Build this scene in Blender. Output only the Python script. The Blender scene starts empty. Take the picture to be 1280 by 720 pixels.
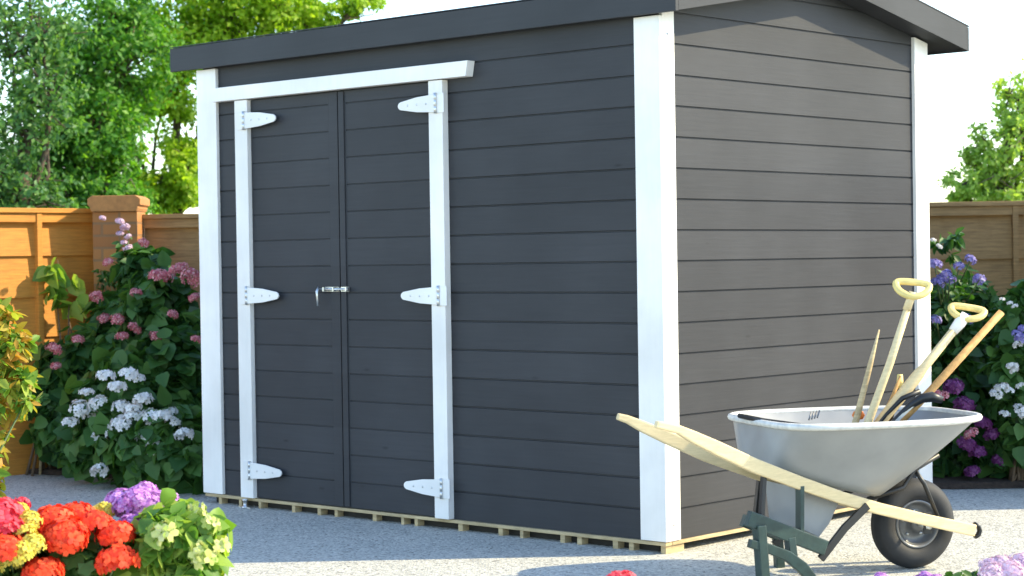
import bpy, bmesh, math, random
import numpy as np
from mathutils import Vector, Matrix
R = math.radians
random.seed(7); rng = np.random.default_rng(7)
SC = bpy.context.scene
COL = SC.collection

# ------------------------------------------------------------------ camera, sky, sun
FPX, PITCH, ROLL, CZ = 2433.2, .01398, -.01497, 1.235
cd = bpy.data.cameras.new('camera'); cam = bpy.data.objects.new('camera', cd); COL.objects.link(cam)
cd.sensor_width = 36; cd.lens = FPX / 1280 * 36; cd.clip_end = 500; cd.clip_start = .1
fw = Vector((0, math.cos(PITCH), -math.sin(PITCH))); up = Vector((0, math.sin(PITCH), math.cos(PITCH))); rt = Vector((1, 0, 0))
cr, sr = math.cos(ROLL), math.sin(ROLL)
# image x axis and image up axis after the small roll of the camera
ix = rt * cr + up * (-1) * (-1) * 0
ix = rt * cr + up * sr; iy = up * cr - rt * sr
mw = Matrix((ix, iy, -fw)).transposed().to_4x4(); mw.translation = Vector((0, 0, CZ))
cam.matrix_world = mw
cd.dof.use_dof = True; cd.dof.focus_distance = 8.3; cd.dof.aperture_fstop = 4.0
SC.camera = cam
SUN_AZ, SUN_EL = R(88.5), R(36)
w = bpy.data.worlds.new('World'); SC.world = w; w.use_nodes = True
nt = w.node_tree; nt.nodes.clear()
sk = nt.nodes.new('ShaderNodeTexSky'); sk.sky_type = 'NISHITA'; sk.sun_disc = False
sk.sun_elevation = SUN_EL; sk.sun_rotation = SUN_AZ; sk.dust_density = .35; sk.air_density = 1.0; sk.ozone_density = 1.0
bg = nt.nodes.new('ShaderNodeBackground'); bg.inputs['Strength'].default_value = .15
wo = nt.nodes.new('ShaderNodeOutputWorld'); nt.links.new(sk.outputs[0], bg.inputs[0]); nt.links.new(bg.outputs[0], wo.inputs[0])
sd = bpy.data.lights.new('sun', 'SUN'); sd.energy = 2.6; sd.angle = R(.5); sd.color = (1, .85, .56)
sun = bpy.data.objects.new('sun', sd); COL.objects.link(sun)
sdir = Vector((math.cos(SUN_EL) * math.sin(SUN_AZ), math.cos(SUN_EL) * math.cos(SUN_AZ), math.sin(SUN_EL)))
sun.rotation_euler = sdir.to_track_quat('Z', 'Y').to_euler(); sun.location = sdir * 30
SC.view_settings.view_transform = 'Standard'; SC.view_settings.look = 'None'
SC.view_settings.exposure = 1.75; SC.view_settings.gamma = 1.0; SC.view_settings.use_curve_mapping = False

# ------------------------------------------------------------------ measuring helpers (photo pixel -> point in the place)
def ray(x, y):
    u = x - 640; v = y - 360
    a = u * cr + v * sr; b = -u * sr + v * cr
    return Vector((a, FPX * math.cos(PITCH) - b * math.sin(PITCH), -FPX * math.sin(PITCH) - b * math.cos(PITCH)))
def dep(x, y, Y):
    r = ray(x, y); t = Y / r.y
    return Vector((r.x * t, Y, CZ + r.z * t))

# ------------------------------------------------------------------ object helpers
def tag(o, label=None, cat=None, group=None, kind=None):
    if label: o['label'] = label
    if cat: o['category'] = cat
    if group: o['group'] = group
    if kind: o['kind'] = kind
    return o
def empty(name, loc=(0, 0, 0), rz=0, label=None, cat=None, group=None):
    o = bpy.data.objects.new(name, None); COL.objects.link(o); o.location = loc; o.rotation_euler = (0, 0, rz)
    o.empty_display_size = .1
    return tag(o, label, cat, group)
def link(name, me, parent=None):
    o = bpy.data.objects.new(name, me); COL.objects.link(o)
    if parent: o.parent = parent
    return o
def smooth(me, ang=None):
    for p in me.polygons: p.use_smooth = True
    return me

class MB:
    """collects verts / faces of one mesh"""
    def __init__(s): s.v = []; s.f = []; s.sm = []
    def add(s, vs, fs, sm=False):
        b = len(s.v); s.v += [tuple(q) for q in vs]
        for f in fs: s.f.append([b + i for i in f]); s.sm.append(sm)
        return s
    def box(s, x0, x1, y0, y1, z0, z1):
        v = [(x0,y0,z0),(x1,y0,z0),(x1,y1,z0),(x0,y1,z0),(x0,y0,z1),(x1,y0,z1),(x1,y1,z1),(x0,y1,z1)]
        return s.add(v, [(0,3,2,1),(4,5,6,7),(0,1,5,4),(1,2,6,5),(2,3,7,6),(3,0,4,7)])
    def prism(s, poly, axis, a, b):
        """poly of 2D points extruded along axis ('x','y','z') from a to b"""
        n = len(poly)
        def P(p, t):
            if axis == 'x': return (t, p[0], p[1])
            if axis == 'y': return (p[0], t, p[1])
            return (p[0], p[1], t)
        v = [P(p, a) for p in poly] + [P(p, b) for p in poly]
        f = [tuple(range(n)), tuple(range(2*n-1, n-1, -1))] + [(i, i+n, (i+1) % n + n, (i+1) % n) for i in range(n)]
        return s.add(v, f)
    def tube(s, pts, rad, n=8, cap=True, flat=1.0, closed=False, upv=None):
        pts = [Vector(p) for p in pts]; m = len(pts)
        if not hasattr(rad, '__len__'): rad = [rad] * m
        vs = []; ref = Vector(upv) if upv is not None else None
        for i, p in enumerate(pts):
            if closed: t = pts[(i+1) % m] - pts[i-1]
            else: t = pts[min(i+1, m-1)] - pts[max(i-1, 0)]
            t.normalize()
            if ref is None: ref = Vector((0,0,1)) if abs(t.z) < .9 else Vector((1,0,0))
            a = t.cross(ref); a.normalize(); b = a.cross(t); b.normalize()
            if upv is None: ref = b
            for k in range(n):
                an = 2 * math.pi * k / n
                vs.append(p + a * math.cos(an) * rad[i] * flat + b * math.sin(an) * rad[i])
        fs = []
        for i in range(m if closed else m - 1):
            j = (i + 1) % m
            for k in range(n):
                fs.append((i*n+k, i*n+(k+1) % n, j*n+(k+1) % n, j*n+k))
        if cap and not closed:
            fs.append(tuple(range(n-1, -1, -1))); fs.append(tuple((m-1)*n + k for k in range(n)))
        return s.add(vs, fs, True)
    def bar(s, pts, w, h, upv=(0,0,1)):
        """rectangular section swept along pts; w, h numbers or lists"""
        pts = [Vector(p) for p in pts]; m = len(pts)
        W = w if hasattr(w, '__len__') else [w]*m; H = h if hasattr(h, '__len__') else [h]*m
        vs = []
        for i, p in enumerate(pts):
            t = (pts[min(i+1, m-1)] - pts[max(i-1, 0)]).normalized()
            a = t.cross(Vector(upv)).normalized(); b = a.cross(t).normalized()
            for q, r_ in ((-.5,-.5),(.5,-.5),(.5,.5),(-.5,.5)):
                vs.append(p + a*W[i]*q + b*H[i]*r_)
        fs = [(3,2,1,0), tuple((m-1)*4+k for k in range(4))]
        for i in range(m-1):
            for k in range(4): fs.append((i*4+k, i*4+(k+1) % 4, (i+1)*4+(k+1) % 4, (i+1)*4+k))
        return s.add(vs, fs)
    def lathe(s, prof, n=32, axis='z', c=(0,0,0)):
        """prof = [(r, h)]"""
        vs = []
        for r_, h in prof:
            for k in range(n):
                an = 2*math.pi*k/n; a, b = r_*math.cos(an), r_*math.sin(an)
                q = (a, b, h) if axis == 'z' else ((h, a, b) if axis == 'x' else (b, h, a))
                vs.append((q[0]+c[0], q[1]+c[1], q[2]+c[2]))
        fs = []
        for i in range(len(prof)-1):
            for k in range(n): fs.append((i*n+k, i*n+(k+1) % n, (i+1)*n+(k+1) % n, (i+1)*n+k))
        return s.add(vs, fs, True)
    def mesh(s, name, m, bevel=0, fix=True):
        me = bpy.data.meshes.new(name); me.from_pydata(s.v, [], s.f)
        me.polygons.foreach_set('use_smooth', s.sm)
        if fix or bevel:
            bm = bmesh.new(); bm.from_mesh(me)
            bmesh.ops.recalc_face_normals(bm, faces=bm.faces)
            if bevel:
                es = [e for e in bm.edges if len(e.link_faces) == 2 and e.calc_face_angle(0) > .6]
                bmesh.ops.bevel(bm, geom=es, offset=bevel, segments=2, affect='EDGES', profile=.6, clamp_overlap=True)
            bm.to_mesh(me); bm.free()
        if m: me.materials.append(m)
        me.update(); return me
    def build(s, name, m, parent=None, bevel=0):
        return link(name, s.mesh(name, m, bevel), parent)

# ------------------------------------------------------------------ materials
def mat(name): 
    m = bpy.data.materials.new(name); m.use_nodes = True
    n = m.node_tree.nodes; return m, n, m.node_tree.links, n['Principled BSDF']
def node(n, t, **kw):
    x = n.new(t)
    for k, v in kw.items(): setattr(x, k, v)
    return x
def ramp(n, stops, interp='LINEAR'):
    r_ = n.new('ShaderNodeValToRGB'); r_.color_ramp.interpolation = interp
    e = r_.color_ramp.elements
    while len(e) < len(stops): e.new(.5)
    for q, (p, c) in zip(e, stops): q.position = p; q.color = (*c, 1)
    return r_
def paint(name, col, rough=.5, var=.08, scale=(1.5, 1.5, 22), bump=.25, knots=0, metal=0, dirt=0, spec=.5):
    m, n, l, p = mat(name)
    tc = node(n, 'ShaderNodeTexCoord'); mp = node(n, 'ShaderNodeMapping'); mp.inputs['Scale'].default_value = scale
    l.new(tc.outputs['Object'], mp.inputs[0])
    nz = node(n, 'ShaderNodeTexNoise'); nz.inputs['Scale'].default_value = 3; nz.inputs['Detail'].default_value = 8; nz.inputs['Roughness'].default_value = .65
    l.new(mp.outputs[0], nz.inputs[0])
    lo = tuple(c*(1-var*2) for c in col); hi = tuple(min(1, c*(1+var*2)) for c in col)
    r_ = ramp(n, [(.3, lo), (.7, hi)]); l.new(nz.outputs[0], r_.inputs[0]); out = r_.outputs[0]
    big = node(n, 'ShaderNodeTexNoise'); big.inputs['Scale'].default_value = 1.7; big.inputs['Detail'].default_value = 4
    l.new(tc.outputs['Object'], big.inputs[0])
    rb = ramp(n, [(.35, (.86,)*3), (.65, (1.08,)*3)]); l.new(big.outputs[0], rb.inputs[0])
    mx = node(n, 'ShaderNodeMixRGB', blend_type='MULTIPLY'); mx.inputs[0].default_value = 1; l.new(out, mx.inputs[1]); l.new(rb.outputs[0], mx.inputs[2]); out = mx.outputs[0]
    if knots:
        mv = node(n, 'ShaderNodeMapping'); mv.inputs['Scale'].default_value = (1.1, 1.1, 3.4); l.new(tc.outputs['Object'], mv.inputs[0])
        vo = node(n, 'ShaderNodeTexVoronoi'); vo.inputs['Scale'].default_value = 2.1; vo.inputs['Randomness'].default_value = 1
        l.new(mv.outputs[0], vo.inputs[0])
        rk = ramp(n, [(.0, (knots,)*3), (.04, (.75,)*3), (.065, (1,)*3)]); l.new(vo.outputs['Distance'], rk.inputs[0])
        m2 = node(n, 'ShaderNodeMixRGB', blend_type='MULTIPLY'); m2.inputs[0].default_value = .8; l.new(out, m2.inputs[1]); l.new(rk.outputs[0], m2.inputs[2]); out = m2.outputs[0]
    if dirt:
        nd = node(n, 'ShaderNodeTexNoise'); nd.inputs['Scale'].default_value = 9; nd.inputs['Detail'].default_value = 10; nd.inputs['Roughness'].default_value = .7
        l.new(tc.outputs['Object'], nd.inputs[0]); rd = ramp(n, [(.48, (1,)*3), (.7, (1-dirt, 1-dirt*1.1, 1-dirt*1.3))]); l.new(nd.outputs[0], rd.inputs[0])
        m3 = node(n, 'ShaderNodeMixRGB', blend_type='MULTIPLY'); m3.inputs[0].default_value = 1; l.new(out, m3.inputs[1]); l.new(rd.outputs[0], m3.inputs[2]); out = m3.outputs[0]
    l.new(out, p.inputs['Base Color']); p.inputs['Roughness'].default_value = rough; p.inputs['Metallic'].default_value = metal; p.inputs['Specular IOR Level'].default_value = spec
    if bump:
        b = node(n, 'ShaderNodeBump'); b.inputs['Strength'].default_value = bump; b.inputs['Distance'].default_value = .003
        l.new(nz.outputs[0], b.inputs['Height']); l.new(b.outputs[0], p.inputs['Normal'])
    return m
def leafmat(name, cols, trans=.35, rough=.5, tcol=None):
    m, n, l, p = mat(name)
    g = node(n, 'ShaderNodeNewGeometry')
    k = len(cols); r_ = ramp(n, [(i/(k-1), c) for i, c in enumerate(cols)]); l.new(g.outputs['Random Per Island'], r_.inputs[0])
    l.new(r_.outputs[0], p.inputs['Base Color']); p.inputs['Roughness'].default_value = rough; p.inputs['Specular IOR Level'].default_value = .35
    t = node(n, 'ShaderNodeBsdfTranslucent'); mc = node(n, 'ShaderNodeMixRGB', blend_type='MULTIPLY'); mc.inputs[0].default_value = 1
    mc.inputs[2].default_value = (*(tcol or (1.5, 1.6, .6)), 1); l.new(r_.outputs[0], mc.inputs[1]); l.new(mc.outputs[0], t.inputs[0])
    mx = node(n, 'ShaderNodeMixShader'); mx.inputs[0].default_value = trans
    o = n['Material Output']; l.new(p.outputs[0], mx.inputs[1]); l.new(t.outputs[0], mx.inputs[2]); l.new(mx.outputs[0], o.inputs[0])
    return m
def plain(name, col, rough=.5, metal=0, spec=.5):
    m, n, l, p = mat(name); tc = node(n, 'ShaderNodeTexCoord'); nz = node(n, 'ShaderNodeTexNoise'); nz.inputs['Scale'].default_value = 35; nz.inputs['Detail'].default_value = 5
    l.new(tc.outputs['Object'], nz.inputs[0]); r_ = ramp(n, [(.3, tuple(c*.82 for c in col)), (.7, tuple(min(1, c*1.12) for c in col))])
    l.new(nz.outputs[0], r_.inputs[0]); l.new(r_.outputs[0], p.inputs['Base Color']); p.inputs['Roughness'].default_value = rough; p.inputs['Metallic'].default_value = metal
    p.inputs['Specular IOR Level'].default_value = spec
    return m

M = {}
M['clad'] = paint('dark_grey_wood_paint', (.0440, .0452, .0492), .6, .04, (1.2, 1.2, 26), .22, knots=.4, spec=.22)
def board_tone(m, amount=.10):
    n = m.node_tree.nodes; l = m.node_tree.links; p = n['Principled BSDF']; src = p.inputs['Base Color'].links[0].from_socket
    tc = node(n, 'ShaderNodeTexCoord'); sx = node(n, 'ShaderNodeSeparateXYZ'); l.new(tc.outputs['Object'], sx.inputs[0])
    a = node(n, 'ShaderNodeMath', operation='SUBTRACT'); a.inputs[1].default_value = 1.745 - 13 * .1305; l.new(sx.outputs[2], a.inputs[0])
    d = node(n, 'ShaderNodeMath', operation='DIVIDE'); d.inputs[1].default_value = .1305; l.new(a.outputs[0], d.inputs[0])
    f = node(n, 'ShaderNodeMath', operation='FLOOR'); l.new(d.outputs[0], f.inputs[0])
    g = node(n, 'ShaderNodeMath', operation='GREATER_THAN'); g.inputs[1].default_value = -.1; l.new(sx.outputs[1], g.inputs[0])
    cb = node(n, 'ShaderNodeCombineXYZ'); l.new(f.outputs[0], cb.inputs[0]); l.new(g.outputs[0], cb.inputs[1])
    wn = node(n, 'ShaderNodeTexWhiteNoise'); l.new(cb.outputs[0], wn.inputs[0])
    r_ = ramp(n, [(0, (1-amount,)*3), (1, (1+amount,)*3)]); l.new(wn.outputs['Value'], r_.inputs[0])
    mx = node(n, 'ShaderNodeMixRGB', blend_type='MULTIPLY'); mx.inputs[0].default_value = 1; l.new(src, mx.inputs[1]); l.new(r_.outputs[0], mx.inputs[2]); l.new(mx.outputs[0], p.inputs['Base Color'])
board_tone(M['clad'])
M['roofgrey'] = paint('grey_fascia_paint', (.0435, .0455, .049), .58, .03, (1, 1, 20), .12, spec=.22)
M['felt'] = plain('roof_felt', (.05, .052, .057), .9)
M['white'] = paint('white_wood_paint', (.89, .855, .80), .5, .012, (14, 14, 1.5), .12, dirt=.03)
M['hinge'] = paint('white_metal', (.86, .84, .80), .38, .005, (3, 3, 3), .05)
M['galv'] = plain('galvanised_steel', (.62, .63, .62), .32, .9)
M['raw'] = paint('raw_softwood', (.52, .40, .22), .75, .15, (2, 2, 20), .3, dirt=.2)
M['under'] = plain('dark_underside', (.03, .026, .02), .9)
M['ash'] = paint('pale_ash_wood', (.72, .57, .31), .5, .07, (3, 30, 30), .2, dirt=.08)
M['oldwood'] = paint('weathered_brown_wood', (.50, .29, .10), .65, .2, (10, 10, 10), .3)
M['yellow'] = plain('yellow_handle', (.76, .60, .21), .45)
M['tub'] = None
M['black'] = plain('black_paint', (.012, .013, .014), .42)
M['green'] = paint('green_painted_steel', (.022, .05, .042), .45, .15, (8, 8, 8), .2, dirt=.25)
M['rubber'] = plain('tyre_rubber', (.020, .021, .023), .72)
M['rim'] = plain('grey_wheel_rim', (.16, .165, .17), .4, .5)
M['fence'] = paint('orange_brown_fence', (.52, .215, .03), .7, .12, (2, 2, 26), .5, knots=.5, dirt=.1)
M['fence2'] = paint('brown_fence', (.40, .235, .088), .75, .16, (2, 2, 26), .5, knots=.5, dirt=.15)
M['bark'] = paint('bark', (.09, .065, .045), .9, .3, (6, 6, 2), .8)
M['barkred'] = paint('reddish_bark', (.20, .11, .07), .9, .3, (6, 6, 2), .8)
M['stem'] = plain('green_stem', (.10, .15, .05), .6)
M['woodstem'] = plain('woody_stem', (.14, .09, .05), .8)
def brick_mat():
    m, n, l, p = mat('brick_pier'); tc = node(n, 'ShaderNodeTexCoord'); g = node(n, 'ShaderNodeNewGeometry')
    sx = node(n, 'ShaderNodeSeparateXYZ'); l.new(tc.outputs['Object'], sx.inputs[0])
    ad = node(n, 'ShaderNodeMath', operation='ADD'); l.new(sx.outputs[0], ad.inputs[0]); l.new(sx.outputs[1], ad.inputs[1])
    cx = node(n, 'ShaderNodeCombineXYZ'); l.new(ad.outputs[0], cx.inputs[0]); l.new(sx.outputs[2], cx.inputs[1])
    b = node(n, 'ShaderNodeTexBrick'); b.inputs['Scale'].default_value = 1; b.inputs['Brick Width'].default_value = .215; b.inputs['Row Height'].default_value = .075
    b.inputs['Mortar Size'].default_value = .008; b.inputs['Color1'].default_value = (.42, .18, .05, 1); b.inputs['Color2'].default_value = (.32, .13, .04, 1); b.inputs['Mortar'].default_value = (.26, .14, .06, 1)
    l.new(cx.outputs[0], b.inputs[0]); l.new(b.outputs[0], p.inputs['Base Color']); p.inputs['Roughness'].default_value = .85
    bp = node(n, 'ShaderNodeBump'); bp.inputs['Strength'].default_value = .6; bp.inputs['Distance'].default_value = .006; bp.invert = True
    l.new(b.outputs['Fac'], bp.inputs['Height']); l.new(bp.outputs[0], p.inputs['Normal']); return m
M['brick'] = brick_mat()
M['terracotta'] = plain('terracotta_coping', (.42, .19, .055), .8)
def tub_mat():
    m, n, l, p = mat('galvanised_tub'); tc = node(n, 'ShaderNodeTexCoord')
    vo = node(n, 'ShaderNodeTexNoise'); vo.inputs['Scale'].default_value = 6; vo.inputs['Detail'].default_value = 7; l.new(tc.outputs['Object'], vo.inputs[0])
    r_ = ramp(n, [(.3, (.235, .245, .245)), (.7, (.31, .318, .315))]); l.new(vo.outputs[0], r_.inputs[0]); l.new(r_.outputs[0], p.inputs['Base Color'])
    p.inputs['Metallic'].default_value = .15
    r2 = ramp(n, [(.35, (.34,)*3), (.7, (.52,)*3)]); l.new(vo.outputs[0], r2.inputs[0]); l.new(r2.outputs[0], p.inputs['Roughness']); return m
M['tub'] = tub_mat()
def ground_mat():
    m, n, l, p = mat('fine_gravel_patio'); tc = node(n, 'ShaderNodeTexCoord')
    v = node(n, 'ShaderNodeTexVoronoi'); v.inputs['Scale'].default_value = 95; l.new(tc.outputs['Object'], v.inputs[0])
    r_ = ramp(n, [(0, (.17, .165, .15)), (.13, (.33, .33, .30)), (.45, (.45, .45, .405)), (.8, (.50, .50, .445)), (1, (.61, .60, .53))])
    sx = node(n, 'ShaderNodeSeparateColor'); l.new(v.outputs['Color'], sx.inputs[0]); l.new(sx.outputs[0], r_.inputs[0])
    nz = node(n, 'ShaderNodeTexNoise'); nz.inputs['Scale'].default_value = 1.4; nz.inputs['Detail'].default_value = 9; nz.inputs['Roughness'].default_value = .7; l.new(tc.outputs['Object'], nz.inputs[0])
    r2 = ramp(n, [(.3, (.93, .94, .94)), (.7, (1.05, 1.04, 1.03))]); l.new(nz.outputs[0], r2.inputs[0])
    mx = node(n, 'ShaderNodeMixRGB', blend_type='MULTIPLY'); mx.inputs[0].default_value = 1; l.new(r_.outputs[0], mx.inputs[1]); l.new(r2.outputs[0], mx.inputs[2])
    l.new(mx.outputs[0], p.inputs['Base Color']); p.inputs['Roughness'].default_value = .85
    b = node(n, 'ShaderNodeBump'); b.inputs['Strength'].default_value = .55; b.inputs['Distance'].default_value = .006; b.invert = True
    l.new(v.outputs['Distance'], b.inputs['Height']); l.new(b.outputs[0], p.inputs['Normal']); return m
M['patio'] = ground_mat()
M['lawn'] = paint('lawn', (.06, .11, .025), .9, .3, (9, 9, 9), .5)
M['soil'] = paint('soil', (.045, .03, .02), .95, .35, (12, 12, 12), 1.0)
M['lv_shrub'] = leafmat('shrub_leaf', [(.026, .085, .025), (.05, .14, .032), (.09, .20, .04)], .32)
M['lv_white'] = leafmat('broad_leaf', [(.035, .10, .025), (.06, .15, .032), (.10, .21, .045)], .3)
M['lv_lit'] = leafmat('yellow_leaf', [(.10, .22, .025), (.20, .33, .04), (.50, .24, .035), (.30, .40, .06)], .45)
M['lv_lime'] = leafmat('lime_leaf', [(.08, .19, .03), (.17, .31, .045), (.38, .48, .10)], .4)
M['lv_ger'] = leafmat('geranium_leaf', [(.03, .09, .02), (.06, .14, .03), (.09, .18, .04)], .3)
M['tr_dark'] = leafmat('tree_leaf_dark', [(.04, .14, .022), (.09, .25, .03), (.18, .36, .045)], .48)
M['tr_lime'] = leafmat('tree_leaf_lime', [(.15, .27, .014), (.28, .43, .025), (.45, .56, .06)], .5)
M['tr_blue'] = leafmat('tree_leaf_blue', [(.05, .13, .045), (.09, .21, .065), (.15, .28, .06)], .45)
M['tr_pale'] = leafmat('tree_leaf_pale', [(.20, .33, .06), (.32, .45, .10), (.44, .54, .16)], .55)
def petal(nm, cols, tr=.25): return leafmat(nm, cols, tr, .6, (1.2, 1.1, 1.1))
M['p_pink'] = petal('pink_petal', [(.46, .09, .12), (.64, .22, .25), (.78, .46, .46)])
M['p_white'] = petal('white_petal', [(.62, .64, .6), (.78, .78, .76), (.85, .84, .82)])
M['p_red'] = petal('scarlet_petal', [(.70, .035, .015), (.85, .07, .02), (.9, .12, .035)])
M['p_rose'] = petal('rose_petal', [(.65, .03, .06), (.8, .07, .1), (.85, .14, .16)])
M['p_purple'] = petal('lilac_petal', [(.38, .13, .45), (.55, .25, .62), (.7, .42, .74)])
M['p_blue'] = petal('blue_petal', [(.17, .14, .42), (.27, .24, .55), (.40, .36, .66)])
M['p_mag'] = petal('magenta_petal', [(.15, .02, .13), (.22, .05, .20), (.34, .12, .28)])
M['p_yel'] = petal('yellow_petal', [(.6, .5, .04), (.75, .62, .1), (.6, .6, .12)])
M['p_cream'] = petal('cream_petal', [(.30, .42, .08), (.48, .56, .14), (.66, .66, .30)])
M['p_lilac'] = petal('pale_lilac_petal', [(.55, .38, .52), (.66, .5, .62), (.75, .62, .7)])

# ------------------------------------------------------------------ leaves in bulk
LEAF = (np.array([(-.0, 0, 0), (-.24, .35, .05), (-.17, .72, .02), (0, 1, -.06), (.17, .72, .02), (.24, .35, .05), (0, .5, -.04)]), [(0,6,2,1),(6,3,2),(0,5,4,6),(6,4,3)])
HEART = (np.array([(0, 0, 0), (-.36, .08, .06), (-.46, .4, .08), (-.25, .78, .02), (0, 1.05, -.1), (.25, .78, .02), (.46, .4, .08), (.36, .08, .06), (0, .45, -.05)]), [(0,8,2,1),(8,4,3,2),(0,7,6,8),(8,6,5,4)])
SMALL = (np.array([(0, 0, 0), (-.28, .5, .06), (0, 1, -.05), (.28, .5, .06)]), [(0,2,1),(0,3,2)])
LOBED = (np.array([(0,0,0),(-.45,-.1,.08),(-.42,.22,.1),(-.55,.5,.06),(-.25,.62,.12),(0,.95,.02),(.25,.62,.12),(.55,.5,.06),(.42,.22,.1),(.45,-.1,.08)]), [(0,2,1),(0,3,2),(0,4,3),(0,5,4),(0,6,5),(0,7,6),(0,8,7),(0,9,8)])
def leaves(name, m, P, N, size, shape=LEAF, jit=.5, sizevar=.35, parent=None, droop=.0):
    """one mesh of many leaves at points P facing roughly N"""
    P = np.asarray(P, float); N = np.asarray(N, float); k = len(P)
    N = N / (np.linalg.norm(N, axis=1, keepdims=True) + 1e-9) + rng.normal(0, jit, (k, 3)); N /= np.linalg.norm(N, axis=1, keepdims=True) + 1e-9
    T = rng.normal(0, 1, (k, 3)); T[:, 2] -= droop; T -= (T * N).sum(1, keepdims=True) * N; T /= np.linalg.norm(T, axis=1, keepdims=True) + 1e-9
    B = np.cross(T, N); S = size * (1 + rng.uniform(-sizevar, sizevar, (k, 1, 1)))
    V = shape[0][None] * S
    W = P[:, None] + V[..., :1] * B[:, None] + V[..., 1:2] * T[:, None] + V[..., 2:] * N[:, None]
    nv = len(shape[0]); verts = W.reshape(-1, 3)
    loops = []; starts = []; tot = []
    per = [i for f in shape[1] for i in f]; lens = [len(f) for f in shape[1]]
    L = (np.array(per)[None] + (np.arange(k) * nv)[:, None]).ravel()
    ls = np.tile(lens, k); st = np.concatenate([[0], np.cumsum(ls)[:-1]])
    me = bpy.data.meshes.new(name); me.vertices.add(len(verts)); me.vertices.foreach_set('co', verts.ravel())
    me.loops.add(len(L)); me.loops.foreach_set('vertex_index', L.astype(np.int32))
    me.polygons.add(len(ls)); me.polygons.foreach_set('loop_start', st.astype(np.int32)); me.polygons.foreach_set('loop_total', ls.astype(np.int32))
    me.update(calc_edges=True); me.materials.append(m)
    return link(name, me, parent) if parent is not None else me
def blob(c, r, k, shell=.55):
    """points in an ellipsoid, thicker towards its skin"""
    D = rng.normal(0, 1, (k, 3)); D /= np.linalg.norm(D, axis=1, keepdims=True)
    q = rng.uniform(shell, 1.0, (k, 1)) ** .8
    return np.array(c) + D * q * np.array(r), D
def clumps(c, r, nclump, per, cr_, shell=.6, zmin=None):
    C_, D = blob(c, r, nclump, shell); P = []; N = []
    for a, d_ in zip(C_, D):
        s_ = cr_ * rng.uniform(.6, 1.3); q = rng.normal(0, s_ * .5, (per, 3)); q[:, 2] *= .75
        P.append(a + q); N.append(d_ * .6 + q / s_ * .6 + np.array([0, 0, .5]))
    P = np.concatenate(P); N = np.concatenate(N)
    if zmin is not None:
        k = P[:, 2] > zmin; P = P[k]; N = N[k]
    return P, N, C_

def flower_mesh(name, m, r, nfl, petals=4, ps=None, dome=.75, jit=.25):
    """a domed head of small petalled florets, centred at origin"""
    ps = ps or r * .30
    P = []; N = []
    i = 0
    for i in range(nfl):
        z = 1 - (i + .5) / nfl * (1 + .25); an = i * 2.39996; rr = math.sqrt(max(0, 1 - z * z))
        d_ = np.array([rr * math.cos(an), rr * math.sin(an), z]) + rng.normal(0, .08, 3)
        c = d_ * r * rng.uniform(.85, 1.1) * np.array([1, 1, dome])
        a = np.cross(d_, rng.normal(0, 1, 3)); a /= np.linalg.norm(a); b = np.cross(d_, a); ph = rng.uniform(0, 6)
        for q in range(petals):
            t = ph + q * 2 * math.pi / petals
            P.append(c + (a * math.cos(t) + b * math.sin(t)) * ps * .05); N.append((d_, a * math.cos(t) + b * math.sin(t)))
    # petals as rounded quads
    vs = []; fs = []
    for c, (nn, tt) in zip(P, N):
        nn = nn / np.linalg.norm(nn); bb = np.cross(tt, nn); s_ = ps * rng.uniform(.8, 1.2); k = len(vs)
        for (u, v_, h) in ((0, 0, 0), (-.34, .4, .1), (-.22, .85, .12), (.22, .85, .12), (.34, .4, .1)):
            vs.append(c + bb * u * s_ + tt * v_ * s_ + nn * h * s_)
        fs.append((k, k+4, k+3, k+2, k+1))
    me = bpy.data.meshes.new(name); me.from_pydata([tuple(v) for v in vs], [], fs); me.materials.append(m); return me

# ------------------------------------------------------------------ setting
g = MB(); g.add([(-150,-60,-.02),(150,-60,-.02),(150,260,-.02),(-150,260,-.02)], [(0,1,2,3)]); tag(g.build('ground', M['lawn']), kind='structure')
g = MB(); g.box(-9, 9, -2, 12.6, -.015, 0); tag(g.build('patio', M['patio']), kind='structure')
def bed(pts, h=.03):
    m = MB(); n_ = len(pts); m.add([(x, y, .003) for x, y in pts] + [(x + (sum(p[0] for p in pts)/n_ - x)*.06, y + (sum(p[1] for p in pts)/n_ - y)*.06, h) for x, y in pts], [tuple(range(n_, 2*n_))] + [(i, (i+1) % n_, (i+1) % n_ + n_, i + n_) for i in range(n_)])
    return tag(m.build('flower_bed', M['soil']), kind='structure')
bed([(-3.1, 11.75), (-2.4, 11.35), (-1.2, 10.95), (-.95, 11.3), (-1.2, 12.1), (-2.5, 12.05)])
bed([(1.75, 10.35), (2.3, 10.2), (4.4, 10.2), (4.4, 12.1), (.3, 12.1)])

# ------------------------------------------------------------------ shed
TH = .73602; CX, CY = .6271, 8.1208
shed = empty('garden_shed', (CX, CY, 0), math.atan2(-math.sin(TH), math.cos(TH)) if False else math.atan2(-.67130, .74118),
             'dark grey timber garden shed with white corner boards and double doors', 'shed')
SL, SD, ZB, ZE = 3.0, 2.13, .05, 2.25     # length of front, depth of side, cladding bottom, eave
SLOPE = .178; APX = 1.15                  # roof slope, ridge position along y
BP = .1305; G0 = 1.745 - 13 * BP          # board pitch, lowest groove line
grooves = [G0 + k * BP for k in range(0, 22)]
def groove_profile(z0, z1, out=0.0, gd=.007, gw=.0045, which=None):
    """(offset, z) from bottom to top; negative offset = outward"""
    pr_ = [(out, z0)]
    for q in grooves:
        if z0 + .012 < q < z1 - .012:
            pr_ += [(out, q - gw), (out + gd, q - gw * .5), (out + gd, q + gw * .5), (out, q + gw)]
    pr_.append((out, z1)); return pr_
def roofz(y): return 2.258 + (min(y, 2 * APX - y) + .06) * SLOPE      # underside of the roof boards at y
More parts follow.
